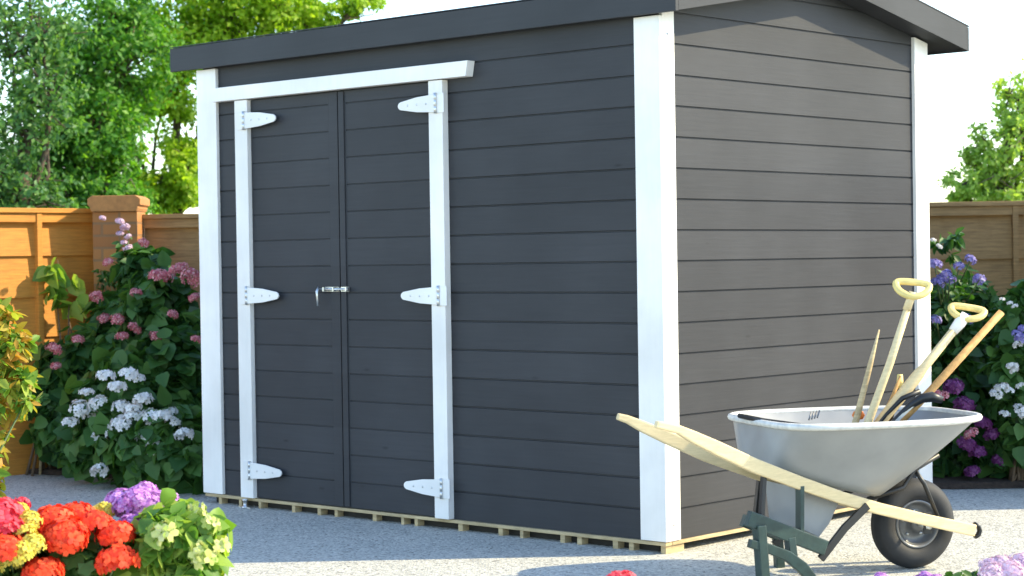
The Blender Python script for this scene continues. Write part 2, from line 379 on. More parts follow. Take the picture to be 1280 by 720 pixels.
# front wall
m = MB(); pf = groove_profile(ZB, ZE + .012); m.prism(pf + [(.04, ZE + .012), (.04, ZB)], 'x', -SL + .01, -.002); m.build('front_wall', M['clad'], shed)
# side (gable) wall: profile in x, clipped by the roof
def gable(x_out, sgn):
    bm = bmesh.new(); pr_ = groove_profile(ZB, 2.6); prof = [(-o * sgn, z) for o, z in pr_] + [(-.04 * sgn, 2.6), (-.04 * sgn, ZB)]
    n_ = len(prof)
    A = [bm.verts.new((x_out + p[0], .042, p[1])) for p in prof]; B_ = [bm.verts.new((x_out + p[0], SD, p[1])) for p in prof]
    bm.faces.new(A); bm.faces.new(B_[::-1])
    for i in range(n_): bm.faces.new((A[i], B_[i], B_[(i+1) % n_], A[(i+1) % n_]))
    for (py, ny) in ((APX, -SLOPE), (APX, SLOPE)):
        pz = roofz(APX) - .003
        r_ = bmesh.ops.bisect_plane(bm, geom=bm.verts[:] + bm.edges[:] + bm.faces[:], plane_co=(0, py, pz), plane_no=(0, ny, 1), clear_outer=True, dist=1e-5)
        ed = [e for e in r_['geom_cut'] if isinstance(e, bmesh.types.BMEdge)]
        try: bmesh.ops.edgeloop_fill(bm, edges=ed)
        except Exception: pass
    bmesh.ops.recalc_face_normals(bm, faces=bm.faces)
    me = bpy.data.meshes.new('gable_wall'); bm.to_mesh(me); bm.free(); me.materials.append(M['clad']); return link('gable_wall', me, shed)
gable(0, 1); gable(-SL, -1)
m = MB(); m.prism([(SD + .0, ZB), (SD + .0, ZE - .03), (SD - .04, ZE - .03), (SD - .04, ZB)], 'x', -SL + .01, -.042); m.build('back_wall', M['clad'], shed)
# roof slabs, fascias, barge boards
YF, YB = -.06, 2.36; XR, XL = .135, -3.184; RT = .115
def slab(y0, y1, x0, x1, t0, t1, nm, mt):
    m = MB(); ys = [y0, y1]
    m.prism([(y0, roofz(y0) + t0), (y1, roofz(y1) + t0), (y1, roofz(y1) + t1), (y0, roofz(y0) + t1)], 'x', x0, x1); return m.build(nm, mt, shed)
slab(YF + .021, APX, XL + .021, XR - .021, 0, .02, 'roof_board', M['roofgrey']); slab(APX, YB - .021, XL + .021, XR - .021, 0, .02, 'roof_board', M['roofgrey'])
slab(YF - .002, APX, XL - .002, XR + .002, RT + .001, RT + .006, 'roof_felt', M['felt']); slab(APX, YB + .002, XL - .002, XR + .002, RT + .001, RT + .006, 'roof_felt', M['felt'])
for y0, y1 in ((YF, YF + .02), (YB - .02, YB)):
    m = MB(); z0 = roofz(YF if y0 < 0 else YB) - .008; m.box(XL, XR, y0, y1, z0, z0 + RT + .006); m.build('fascia', M['roofgrey'], shed, .0015)
for x0, x1 in ((XR - .02, XR), (XL, XL + .02)):
    for a, b in ((YF + .0205, APX - .0005), (APX + .0005, YB - .0205)):
        m = MB(); m.prism([(a, roofz(a) - .008), (b, roofz(b) - .008), (b, roofz(b) + RT), (a, roofz(a) + RT)], 'x', x0, x1); m.build('barge_board', M['roofgrey'], shed, .0015)
# corner boards
def lcorner(nm, xa, xb, ya, yb, topf):
    pass
m = MB(); m.box(-.118, .018, -.02, -.0005, .052, 2.247); m.build('corner_board', M['white'], shed, .002)
m = MB(); m.prism([(0, .052), (.082, .052), (.082, roofz(.082) - .01), (0, roofz(0) - .01)], 'x', .0005, .0175); m.build('corner_board', M['white'], shed, .002)
m = MB(); m.box(-3.02, -2.865, -.02, -.0005, .052, 2.247); m.build('corner_board', M['white'], shed, .002)
m = MB(); m.prism([(2.025, .052), (2.15, .052), (2.15, roofz(2.15) - .01), (2.025, roofz(2.025) - .01)], 'x', .0005, .02); m.build('corner_board', M['white'], shed, .002)
m = MB(); m.box(-3.02, -3.0005, 0, .1, .052, 2.24); m.build('corner_board', M['white'], shed, .002)
def screw(x, y, z, ax):
    m = MB(); m.lathe([(0, -.002), (.0055, -.002), (.006, 0), (0, .0005)], 10, ax, (x, y, z)); m.build('screw_head', M['galv'], shed)
screw(.0185, .035, 2.17, 'x'); screw(.0185, .035, .12, 'x'); screw(.0205, 2.09, 2.05, 'x')
# door frame
for a, b in ((-2.697, -2.600), (-1.314, -1.225)):
    m = MB(); m.box(a, b, -.038, -.0005, .052, 2.068); m.build('door_post', M['white'], shed, .002)
m = MB(); m.prism([(-2.864, 2.072), (-1.066, 2.072), (-1.052, 2.142), (-2.864, 2.142)], 'y', -.05, -.0005); m.build('door_lintel', M['white'], shed, .002)
# doors
def door(x0, x1, gx0, gx1, hinge_x, hs):
    d_ = MB(); F = -.014
    pr_ = groove_profile(.056, 2.064, F, .0045, .0035)
    d_.prism(pr_ + [(-.001, 2.064), (-.001, .056)], 'x', gx0, gx1)
    if gx0 - x0 > .004: d_.box(x0, gx0 - .0003, F, -.001, .056, 2.064)
    if x1 - gx1 > .004: d_.box(gx1 + .0003, x1, F, -.001, .056, 2.064)
    o = d_.build('door', M['clad'], shed)
    for z in (1.963, 1.079, .193):
        h = MB(); L = .245; hh = .042; pts = []
        tx = hinge_x; T = []
        for k in range(9):
            an = math.pi/2 * (1 - k/4)
            T.append((L - .028 + .028 * math.cos(an), .020 * math.sin(an)))
        prof = [(0, hh)] + [(L*.5, hh*.82)] + T + [(L*.5, -hh*.82), (0, -hh)]
        h.prism([(tx + hs * p[0], z + p[1]) for p in prof], 'y', -.0465, -.0395)
        h.box(min(tx, tx - hs*.05), max(tx, tx - hs*.05), -.0435, -.0385, z - .045, z + .045)
        hg = h.build('hinge', M['hinge'], o, .0015)
        k = MB(); k.lathe([(0, z-.047), (.0075, z-.047), (.0075, z-.017), (.0065, z-.016), (.0065, z-.014), (.0075, z-.013), (.0075, z+.013), (.0065, z+.014), (.0065, z+.016), (.0075, z+.017), (.0075, z+.047), (0, z+.047)], 10, 'z', (tx, -.046, 0)); k.build('hinge_pin', M['galv'], o)
        for q in (.06, .12, .18):
            s_ = MB(); s_.lathe([(0, -.0475), (.005, -.0475), (.0055, -.0466)], 8, 'y', (tx + hs*q, 0, z)); s_.build('screw_head', M['galv'], o)
    return o
door(-2.598, -1.957, -2.585, -2.02, -2.618, 1)
rd = door(-1.942, -1.316, -1.895, -1.335, -1.262, -1)
m = MB(); m.box(-1.9435, -1.906, -.021, -.0145, .058, 2.062); m.build('meeting_strip', M['clad'], rd, .002)
m = MB(); m.box(-2.06, -1.96, -.017, -.0145, 1.099, 1.121); m.box(-1.94, -1.885, -.024, -.0215, 1.099, 1.121)
m.tube([(-2.085, -.036, 1.11), (-1.88, -.036, 1.11)], .006, 10)
for x in (-2.045, -1.975, -1.885): m.box(x-.004, x+.004, -.045, -.0215, 1.100, 1.120)
m.tube([(-2.083, -.036, 1.12), (-2.083, -.050, 1.10), (-2.075, -.052, 1.03)], [.008, .0075, .006], 8)
m.build('door_bolt', M['galv'], rd)
# base
m = MB(); m.box(-3.01, .012, -.016, .03, .034, .049); m.build('base_rail', M['raw'], shed, .002)
m = MB(); m.box(-.02, .012, .032, SD, .034, .049); m.build('base_rail', M['raw'], shed, .002)
for s_ in [2.90, 2.737, 2.581, 2.325, 2.136, 2.021, 1.751, 1.555, 1.465, 1.18, .931, .801, .561, .465, .264, .181, .01]:
    m = MB(); w_ = random.uniform(.009, .015); dz = random.uniform(0, .0); m.box(-s_ - w_, -s_ + w_, -.012 + random.uniform(0, .008), (SD - .05) if s_ > .1 else .12, 0, .0335); m.build('floor_bearer', M['raw'], shed)
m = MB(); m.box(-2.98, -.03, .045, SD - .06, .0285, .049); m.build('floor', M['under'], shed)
m = MB(); m.box(-2.98, -.06, .034, .044, .001, .033); m.build('gap_shade_board', M['under'], shed)  # near-black board added behind the bearers to paint the gaps' shade
m = MB(); m.lathe([(0, .0), (.02, .0), (.02, .008), (.011, .012), (.011, .035), (.016, .037), (.016, .046), (0, .048)], 12, 'z', (-2.655, -.045, 0)); m.box(-2.70, -2.61, -.052, -.03, .0, .006); m.build('floor_bolt', M['galv'], shed)

# ------------------------------------------------------------------ fences and pier
def fence(name, p0, p1, h, m_, label, boards, battens, group=None, rev=False):
    p0 = Vector(p0); p1 = Vector(p1); L = (p1 - p0).length; an = math.atan2(p1.y - p0.y, p1.x - p0.x)
    f = empty(name, (p0.x, p0.y, 0), an, label, 'fence', group)
    b = MB()
    for i in range(len(boards) - 1):
        z0, z1 = boards[i], boards[i+1]
        b.prism([(.0, z0 - .012), (.012, z0 - .012), (.030, z1), (.018, z1)][::1], 'x', .002, L - .002)
    bo = b.build('board_panel', m_, f)
    for x in battens:
        q = MB(); q.box(x - .017, x + .017, -.028, .0145, .02, h - .03); q.build('batten', m_, f, .002)
    c = MB(); c.box(0, L, -.036, .05, h - .028, h); c.build('cap_rail', m_, f, .002)
    c = MB(); c.box(0, L, -.02, -.0015, h - .085, h - .0285); c.build('top_rail', m_, f, .002)
    c = MB(); c.box(0, L, -.02, .03, .0, .10); c.build('gravel_board', m_, f, .002)
    return f
bl = [.1, .34, .59, .83, 1.07, 1.32, 1.52]
# board offset: faces -y side of the fence (towards the garden)
fence('side_fence', (-4.272, 10.333), (-2.575, 12.03), 1.595, M['fence'], 'sunlit orange timber fence panel left of the brick pier', bl, [.6, 1.3, 2.0])
fence('back_fence', (-2.272, 12.045), (3.72, 11.92), 1.555, M['fence2'], 'brown timber fence running behind the shed and the right border', [.1, .32, .54, .76, .98, 1.215, 1.475], [.9, 1.8, 2.7, 3.6, 4.48, 5.36, 5.75])
fence('unseen_shade_fence', (3.70, 11.85), (3.62, 9.40), 1.75, M['fence2'], 'unseen brown timber fence added on the far right to shade the border', [.1, .32, .54, .76, .98, 1.2, 1.45, 1.68], [.3, 1.2, 2.3])  # added out of view; its shadow darkens the right border and ground
pier = empty('brick_pier', (-2.41, 11.985, 0), 0, 'square orange brick pier with flared coping joining the two fences', 'pier')
m = MB(); m.box(-.135, .135, -.135, .135, 0, 1.57); m.build('brick_shaft', M['brick'], pier)
m = MB(); m.prism([(-.137, 1.571), (.137, 1.571), (.145, 1.59), (.145, 1.60), (.16, 1.61), (.16, 1.65), (.13, 1.668), (-.13, 1.668), (-.16, 1.65), (-.16, 1.61), (-.145, 1.60), (-.145, 1.59)], 'y', -.16, .16); m.build('coping', M['terracotta'], pier, .004)

# ------------------------------------------------------------------ wheelbarrow
PH = R(18); WB = Vector((1.565, 7.66, 0))
barrow = empty('wheelbarrow', WB, PH, 'wheelbarrow with grey metal tub, pale wooden handles and black tyre', 'wheelbarrow')
def bw(x, y, z): # barrow local -> world
    return Vector((WB.x + x*math.cos(PH) - y*math.sin(PH), WB.y + x*math.sin(PH) + y*math.cos(PH), z))
# tub
def ring(cx, cy, hx, hy, z0, zs, e=2.8, n=56, dx=0):
    out = []
    for k in range(n):
        t = 2*math.pi*k/n; c, s_ = math.cos(t), math.sin(t)
        x = cx + hx * math.copysign(abs(c) ** (2/e), c); y = cy + hy * math.copysign(abs(s_) ** (2/e), s_)
        # the front of the tub is narrower than the back
        y *= 1 - .26 * max(0, (x - cx) / hx) ** 2
        out.append((x, y, z0 + zs * (x - cx)))
    return out
def loft(mb, rings, close=None):
    n_ = len(rings[0]); vs = [p for r_ in rings for p in r_]; fs = []
    for i in range(len(rings) - 1):
        for k in range(n_): fs.append((i*n_+k, i*n_+(k+1) % n_, (i+1)*n_+(k+1) % n_, (i+1)*n_+k))
    if close: fs.append(tuple(range((len(rings)-1)*n_, len(rings)*n_)))
    return mb.add(vs, fs, True)
def tubring(t, off=0):
    # t = 0 rim, 1 bottom
    cx = -.238*(1-t) + -.440*t; hx = .437*(1-t) + .248*t - off; hy = .365*(1-t) + .175*t - off
    z = .602*(1-t) + .362*t; zs = -.245*t
    return ring(cx, 0, hx, hy, z, zs, 4.4 + 1.2*t)
outer = [tubring(t) for t in (0, .1, .25, .5, .75, .9, .985)]
b_ = tubring(1.0); bot = [(-.440 + (x+.440)*.95, y*.93, z-.004 + (x+.440)*.05*.245) for x, y, z in b_]
inner = [tubring(t, .006) for t in (0, .1, .25, .5, .75, .9, .985)]; boti = [(x*1.0, y, z+.006) for x, y, z in bot]
m = MB(); loft(m, outer + [bot], True); loft(m, inner + [boti], True)
loft(m, [outer[0], inner[0]])
tub = m.build('tub', M['tub'], barrow)
m = MB(); m.tube([(x*1.0 + .0, y, z + .003) for x, y, z in ring(-.238, 0, .443, .371, .602, 0, 4.4)], .0135, 8, closed=True, upv=(0,0,1)); m.build('tub_rim', plain('pale_rim', (.62, .62, .58), .4, .1), tub)
# beams
def beam(sgn):
    cl = [(-1.19, .635), (-1.10, .612), (-1.04, .582), (-.94, .535), (-.784, .462), (-.584, .384), (-.415, .322), (-.246, .269), (-.02, .208), (.2, .153)]
    if sgn < 0: cl[0] = (-1.142, .625)
    hh = [.026, .032, .044, .052, .054, .050, .047, .045, .046, .048]; ww = [.026, .030, .036] + [.036]*7
    pts = []
    for x, z in cl:
        y = -(.12 + (.2 - x) * .100) * sgn; pts.append((x, y, z))
    m = MB(); m.bar(pts, ww, hh); o = m.build('handle_shaft', M['ash'], barrow, .006)
    return o
beam(1); beam(-1)
for sg in (1, -1):
    y = -.12*sg
    m = MB(); q = []
    m.tube([(.205, y, .178), (.222, y, .168), (.228, y, .15), (.222, y, .134), (.206, y, .126)], .0085, 8, flat=1.6); m.build('end_cap', M['black'], barrow)
# wheel
wh = empty('wheel', (0, 0, .178)); wh.parent = barrow
prof = []
for k in range(25):
    an = R(-115) + R(230) * k / 24
    prof.append((.128 + .050 * math.cos(an) - (.0018 if k in (9, 12, 15) else 0), .052 * math.sin(an)))
m = MB(); m.lathe([(.090, -.034)] + prof + [(.090, .034)], 64, 'y'); tyre = m.build('tyre', M['rubber'], wh)
m = MB()
for sg in (1, -1):
    m.lathe([(.096, .034*sg), (.095, .042*sg), (.088, .043*sg), (.082, .034*sg), (.076, .010*sg), (.055, .005*sg), (.034, .014*sg), (.03, .035*sg), (.022, .056*sg), (.0, .056*sg)], 48, 'y')
m.build('rim', M['rim'], wh)
m = MB(); m.tube([(0, -.135, 0), (0, .135, 0)], .009, 12)
for k in range(5):
    an = k*2*math.pi/5
    m.lathe([(0, -.045), (.006, -.045), (.006, -.020)], 6, 'y', (.05*math.sin(an), .03, .05*math.cos(an)))
m.build('axle', M['galv'], wh)
# wheel brackets, braces
for sg in (1, -1):
    m = MB(); m.bar([(.0, -.115*sg, .15), (.0, -.115*sg, .235)], .035, .006, (0, 1, 0)); m.build('axle_bracket', M['black'], barrow, .002)
    m = MB(); m.tube([(-.045, -.10*sg, .400), (-.01, -.112*sg, .345), (.05, -.105*sg, .215)], .0085, 8); m.tube([(-.25, -.1*sg, .295), (-.10, -.11*sg, .335), (-.045, -.10*sg, .400), (.05, -.12*sg, .455)], .010, 8); m.build('wheel_brace', M['black'], barrow)
m = MB(); m.tube([(-.045, -.1, .4), (-.045, .1, .4)], .009, 8); m.build('cross_brace', M['black'], barrow)
# legs and foot frame
for sg, sx in ((1, 0), (-1, .17)):
    y = -.20 * sg
    m = MB(); m.bar([(-.735 + sx, y, .425 - sx*.4), (-.752 + sx, y*1.05, .26 - sx*.4)], .016, .026, (0,1,0)); m.build('upright', M['black'], barrow, .002)
    if sg > 0:
        m = MB(); m.bar([(-.585, y*.98, .375), (-.590, y, .20)], .016, .045, (0,1,0)); m.build('upright', M['green'], barrow, .002)
        m = MB(); m.bar([(-.812, y*1.08, .268), (-.78, y*1.08, .256), (-.488, y*1.0, .136)], .035, .058); m.build('foot_rail', M['green'], barrow, .004)
        m = MB(); m.bar([(-.635, y*1.02, .185), (-.628, y*1.05, .10)], .030, .046, (0,1,0)); m.build('rail_post', M['green'], barrow, .003)
        m = MB(); m.bar([(-.812, y*1.14, .176), (-.74, y*1.14, .155), (-.66, y*1.14, .122), (-.60, y*1.16, .075), (-.545, y*1.18, .008)], .030, [.032, .036, .04, .045, .04]); m.build('curved_foot', M['green'], barrow, .004)
    else:
        m = MB(); m.bar([(-.64, y*1.0, .20), (-.488, y*1.0, .136)], .035, .05); m.build('foot_rail', M['green'], barrow, .004)
    m = MB(); m.bar([(-.765 + sx*1.65, y*1.08, .24 - sx*.5), (-.752 + sx*1.65, y*1.12, .0)], .036, .055 if sg > 0 else .035, (0,1,0)); m.build('leg', M['green'], barrow, .004)
    m = MB(); m.bar([(-.30, y*.95, .285), (-.40, y*.97, .205), (-.505, y*1.0, .095)], .014, .030); m.build('leg_brace', M['black'], barrow, .002)
m = MB(); m.bar([(-.53, -.20, .15), (-.53, .20, .15)], .03, .03); m.build('cross_brace', M['green'], barrow, .003)
m = MB(); m.prism([(-.575, .362), (-.385, .300), (-.43, .215), (-.475, .165), (-.56, .205)], 'y', -.13, .13); m.build('brace_plate', M['tub'], barrow, .004)

# ------------------------------------------------------------------ tools in the tub
def dgrip(t, top, ax, side, w=.128, h=.086, r_=.0128):
    """D shaped grip: ax = shaft direction, side = across"""
    ax = Vector(ax).normalized(); side = (Vector(side) - Vector(side).dot(ax) * ax).normalized(); top = Vector(top)
    pts = []
    for k in range(28):
        an = 2*math.pi*k/28; x = math.cos(an); y_ = math.sin(an)
        xx = math.copysign(abs(x) ** (.7 if y_ > 0 else 1.15), x) * w/2; yy = (h*.22*abs(y_) ** .6 if y_ > 0 else -h*.72*abs(y_) ** 1.0)
        pts.append(top + side*xx + ax*(yy + h*.55))
    m = MB(); m.tube(pts, r_, 8, closed=True, flat=1.15); return m.build('d_grip', M['yellow'], t)
def tool(name, label, cat, pts, rad, m_, group=None, flat=1.0):
    base = Vector(pts[0]); t = empty(name, base, 0, label, cat, group)
    m = MB(); m.tube([Vector(p) - base for p in pts], rad, 10, flat=flat); m.build('shaft', m_, t); return t, base
TY = 7.62
A = dep(1083, 534, TY); B_ = dep(1138, 374, TY - .02)
lo = A + (A - B_) * .25
t, bs = tool('garden_spade', 'tall spade standing in the barrow with yellow grip against the white corner board', 'spade', [lo, A, (A+B_)/2 + Vector((.006, 0, 0)), B_], [.0145, .0165, .0155, .014], M['ash'])
ax = (B_ - A).normalized(); m = MB(); m.tube([B_ - bs - ax*.045, B_ - bs + ax*.03], [.0165, .0155], 10); m.build('grip_socket', M['ash'], t)
dgrip(t, B_ - bs + ax*.022, ax*.55 + Vector((0, .72, .15)), (1, 0, .04))
m = MB(); m.prism([(-.08, -.10), (.08, -.10), (.085, .05), (-.085, .05)], 'y', -.002, .002); bl_ = m.build('blade', M['galv'], t, .001)
bl_.rotation_euler = (0, R(25), R(20)); bl_.location = (-.01, 0, .015)
A = dep(1096, 533, TY + .02); B_ = dep(1201, 402, TY + .05)
lo = A + (A - B_) * .22; MID = A + (B_ - A) * .5
t, bs = tool('garden_fork', 'thick shafted fork with yellow grip leaning right over the tub rim', 'fork', [lo, A, A + (B_-A)*.3, MID, MID + (B_-A)*.06, B_], [.018, .021, .0235, .023, .0175, .0165], M['ash'])
ax = (B_ - A).normalized(); m = MB(); m.tube([B_ - bs - ax*.05, B_ - bs - ax*.005, B_ - bs + ax*.035], [.019, .024, .02], 10); m.build('grip_socket', M['white'], t)
dgrip(t, B_ - bs + ax*.025 + Vector((.006, 0, 0)), ax*.5 + Vector((0, .75, .2)), (1, 0, .03), .128, .08)
m = MB()
for k in range(4): m.tube([Vector((-.06 + .04*k, .0, .03)), Vector((-.07 + .04*k, .015, -.045))], .005, 6)
m.tube([(-.065, 0, .03), (.065, 0, .03)], .008, 8); m.build('tines', M['black'], t)
t, bs = tool('broom_handle', 'thin orange brown wooden pole leaning out over the front of the tub', 'pole', [dep(1108, 545, 7.68), dep(1160, 492, 7.70), dep(1252, 390, 7.74)], [.015, .0155, .0145], M['oldwood'])
t, bs = tool('garden_stake', 'short pointed pale cane standing leftmost in the barrow', 'stake', [dep(1062, 552, 7.66), dep(1071, 522, 7.66), dep(1088, 455, 7.66), dep(1099, 412, 7.66)], [.0145, .0135, .0105, .003], M['raw'])
t, bs = tool('bamboo_cane', 'slim pale cane crossing behind the tall spade in the barrow', 'cane', [dep(1093, 540, 7.70), dep(1114, 500, 7.70), dep(1126, 470, 7.70)], [.008, .008, .006], M['oldwood'])
t = empty('hedge_shears', dep(1118, 540, 7.56), 0, 'black tool with a curved grip lying across the right of the tub', 'shears')
bs = dep(1118, 540, 7.56)
pth = [dep(x, y, 7.56) - bs for x, y in [(1105, 540), (1122, 522), (1138, 507), (1152, 498), (1165, 496), (1178, 500)]]
m = MB(); m.tube(pth, [.008, .011, .014, .019, .021, .015], 10); m.build('handle', M['black'], t)
pth = [dep(x, y, 7.60) - bs for x, y in [(1092, 538), (1108, 518), (1128, 498), (1150, 489)]]
m = MB(); m.tube(pth, [.006, .007, .010, .011], 8); m.build('handle', M['black'], t)
m = MB(); m.bar([dep(1120, 527, 7.55) - bs, dep(1142, 506, 7.55) - bs], .004, .012); m.build('blade', M['galv'], t)
t = empty('paint_brush', dep(1112, 530, 7.74), 0, 'small brush with a yellow tipped end poking up between the two grips', 'brush'); bs = t.location.copy()
m = MB(); m.tube([dep(1112, 530, 7.74) - bs, dep(1119, 500, 7.74) - bs, dep(1124, 486, 7.74) - bs], [.009, .011, .013], 8); m.build('handle', M['woodstem'], t)
m = MB(); m.tube([dep(1123, 488, 7.74) - bs, dep(1125, 478, 7.74) - bs, dep(1125, 468, 7.74) - bs], [.012, .014, .011], 8, flat=.8); m.build('bristles', M['yellow'], t)
# small things on the tub floor side
m = MB(); m.lathe([(0, -.012), (.018, -.01), (.026, 0), (.018, .01), (0, .012)], 16, 'z'); o = m.build('twine_ball', plain('orange_twine', (.75, .20, .03), .7)); o.location = dep(1073, 519, 7.68); o.scale = (1, 1, 1.5)
tag(o, 'small orange ball of twine beside the leftmost cane in the tub', 'twine')
t = empty('hand_rake', dep(1010, 524, 7.64), 0, 'little grey hand rake hanging inside the back of the tub', 'rake'); bs = t.location.copy()
m = MB()
for k in range(4): m.tube([dep(1011 + 3.5*k, 525 - k, 7.66) - bs, dep(1014 + 3.5*k, 515 - k*.6, 7.68) - bs], .0035, 6)
m.build('tines', plain('dull_steel', (.2, .2, .2), .5, .6), t)
t = empty('metal_bar', bw(-.69, -.1, .60), PH, 'black bar hooked along the rear corner of the tub rim', 'bar')
m = MB(); m.tube([Vector((-.018, .17, .024)), Vector((.02, .02, .012)), Vector((.08, -.16, .006)), Vector((.20, -.24, .006))], [.010, .011, .010, .006], 8); m.build('rod', M['black'], t)

# ------------------------------------------------------------------ shrubs
def shrub(name, label, cat, base, lobes, leafm, size, shape=LEAF, stems=8, group=None, jit=.55, smat='woodstem', droop=.6):
    """lobes = [(x, y, z, rx, ry, rz, nclump, per)] in world"""
    base = Vector(base); t = empty(name, base, 0, label, cat, group)
    P = []; N = []; C_ = []
    for (x, y, z, rx, ry, rz, nc, per) in lobes:
        p, n_, c = clumps((x - base.x, y - base.y, z), (rx, ry, rz), nc, per, min(rx, ry, rz) * .42, .35, .02); P.append(p); N.append(n_); C_.append(c)
    C_ = np.concatenate(C_)
    leaves('foliage', leafm, np.concatenate(P), np.concatenate(N), size, shape, jit, .35, t, droop)
    m = MB()
    for k in rng.choice(len(C_), min(stems, len(C_)), replace=False):
        c = Vector(C_[k]); s_ = Vector((rng.normal(0, .05), rng.normal(0, .05), 0)); mid = Vector((c.x*.35, c.y*.35, c.z*.55))
        m.tube([s_, mid, c], [.010, .007, .003], 6)
    m.build('stems', M[smat], t)
    return t, base
def heads(t, base, me, pts, stem=None, scale=(.85, 1.15)):
    for p in pts:
        p = Vector(p); o = link('flower_head', me, t); o.location = p - base
        s_ = random.uniform(*scale); o.scale = (s_, s_, s_ * random.uniform(.85, 1.05)); o.rotation_euler = (random.uniform(-.1, .6), random.uniform(-.4, .4), random.uniform(0, 6.28))
        if stem:
            m = MB(); q = p - base; m.tube([(q.x * .6, q.y * .6, q.z - stem), (q.x * .85, q.y * .85, q.z - stem * .4), tuple(q)], .004, 5); m.build('flower_stalk', M['stem'], t)
H_pink = flower_mesh('pink_head', M['p_pink'], .044, 34, 4, .017); H_pinkL = flower_mesh('pink_head_large', M['p_pink'], .062, 52, 4, .019)
H_white = flower_mesh('white_head', M['p_white'], .046, 15, 5, .021, .5); H_red = flower_mesh('red_head', M['p_red'], .078, 80, 5, .032, .72)
H_rose = flower_mesh('rose_head', M['p_rose'], .070, 70, 5, .03, .75); H_purple = flower_mesh('purple_head', M['p_purple'], .058, 110, 5, .017, .8)
H_blue = flower_mesh('blue_head', M['p_blue'], .036, 13, 5, .019, .7); H_mag = flower_mesh('magenta_head', M['p_mag'], .06, 50, 4, .028)
H_yel = flower_mesh('yellow_head', M['p_yel'], .05, 60, 4, .02, .9); H_cream = flower_mesh('cream_head', M['p_cream'], .030, 7, 5, .034, .45)
H_lilac = flower_mesh('pale_lilac_head', M['p_lilac'], .045, 60, 4, .017, .7)

# pink flowered shrub behind the left corner of the shed
def L(px, py, Y, rx, ry, rz, nc, per): 
    p = dep(px, py, Y); return (p.x, p.y, p.z, rx, ry, rz, nc, per)
t, bs = shrub('pink_flowering_shrub', 'tall dark green shrub with round pink flowers between pier and shed', 'shrub', (-2.05, 11.45, 0),
    [L(215, 425, 11.35, .30, .25, .36, 60, 26), L(165, 430, 11.5, .26, .24, .36, 50, 24), L(232, 500, 11.1, .26, .26, .42, 60, 24), L(120, 470, 11.55, .25, .2, .30, 40, 24), L(175, 345, 11.6, .14, .12, .18, 16, 16), L(150, 520, 11.5, .40, .22, .3, 50, 22), L(185, 470, 11.82, .30, .10, .42, 60, 20), L(150, 550, 11.8, .35, .12, .3, 50, 20), L(85, 520, 11.5, .20, .16, .26, 40, 20), L(88, 500, 11.8, .10, .08, .30, 20, 16), L(75, 460, 11.5, .12, .12, .16, 16, 14)],  # rearmost lobes added to cast shade on the lower side fence
    M['lv_shrub'], .085, HEART, 26)
heads(t, bs, H_pink, [dep(x, y, Y) for x, y, Y in [(179, 304, 11.35), (135, 328, 11.35), (170, 367, 11.15), (147, 400, 11.15), (168, 411, 11.1), (153, 421, 11.1), (216, 393, 10.95), (97, 425, 11.3), (68, 437, 11.3), (146, 451, 11.1), (246, 425, 10.75), (70, 458, 11.3), (196, 420, 11), (120, 372, 11.4), (130, 398, 11.35), (243, 372, 10.85)]], None, (.68, .95))
heads(t, bs, H_pinkL, [dep(x, y, Y) for x, y, Y in [(223, 337, 11.1), (200, 346, 11.15), (239, 347, 10.95)]])
t, bs = shrub('white_flowering_shrub', 'low broad leaved shrub covered in flat white flowers beside the shed corner', 'shrub', (-2.0, 11.1, 0),
    [L(150, 535, 10.95, .25, .22, .24, 50, 24), L(205, 545, 10.75, .26, .22, .24, 55, 24), L(115, 555, 11.1, .16, .16, .18, 22, 22), L(235, 560, 10.6, .16, .16, .2, 26, 22), L(170, 480, 11.05, .28, .2, .16, 36, 20)],
    M['lv_white'], .10, HEART, 18)
WH = [(132, 470), (108, 490), (100, 510), (88, 527), (113, 516), (122, 503), (146, 484), (152, 508), (166, 511), (146, 528), (142, 541), (155, 530), (168, 519), (176, 538), (186, 530), (190, 519), (181, 548), (192, 556), (203, 520), (212, 516), (229, 543), (197, 562), (123, 588), (160, 467), (172, 473), (126, 548), (178, 500), (215, 528)]
heads(t, bs, H_white, [dep(x, y, 10.62 + random.uniform(-.05, .1) - (x - 150) * .003) for x, y in WH])
# slender young standard in front of the side fence
t, bs = shrub('young_standard_plant', 'young single stemmed plant in the shade at the foot of the fence', 'plant', (dep(50, 578, 11.6).x, 11.6, 0),
    [L(52, 490, 11.6, .16, .12, .12, 16, 16), L(75, 450, 11.6, .14, .12, .12, 12, 14)], M['lv_shrub'], .07, LEAF, 8)
m = MB(); m.tube([(0, 0, 0), (.01, 0, .2), (.0, 0, .38)], [.009, .008, .006], 7); m.build('trunk', M['raw'], t)
heads(t, bs, H_pink, [dep(52, 499, 11.5), dep(65, 437, 11.5)], None, (.9, 1.1))
# climber with big leaves on the fence
t, bs = shrub('climbing_plant', 'sparse climber with big leaves on the sunlit fence panel', 'plant', (dep(85, 578, 11.8).x, 11.8, 0),
    [L(68, 334, 11.72, .05, .03, .035, 3, 4), L(67, 363, 11.72, .05, .03, .04, 3, 5), L(89, 386, 11.72, .04, .03, .045, 3, 4), L(85, 350, 11.75, .03, .03, .05, 2, 3)], M['lv_lime'], .10, HEART, 2)
m = MB(); q = [dep(x, y, 11.78) - bs for x, y in [(85, 575), (83, 480), (90, 420), (78, 360), (72, 325)]]; m.tube(q, [.009, .008, .006, .005, .003], 6); m.build('vine', M['woodstem'], t)
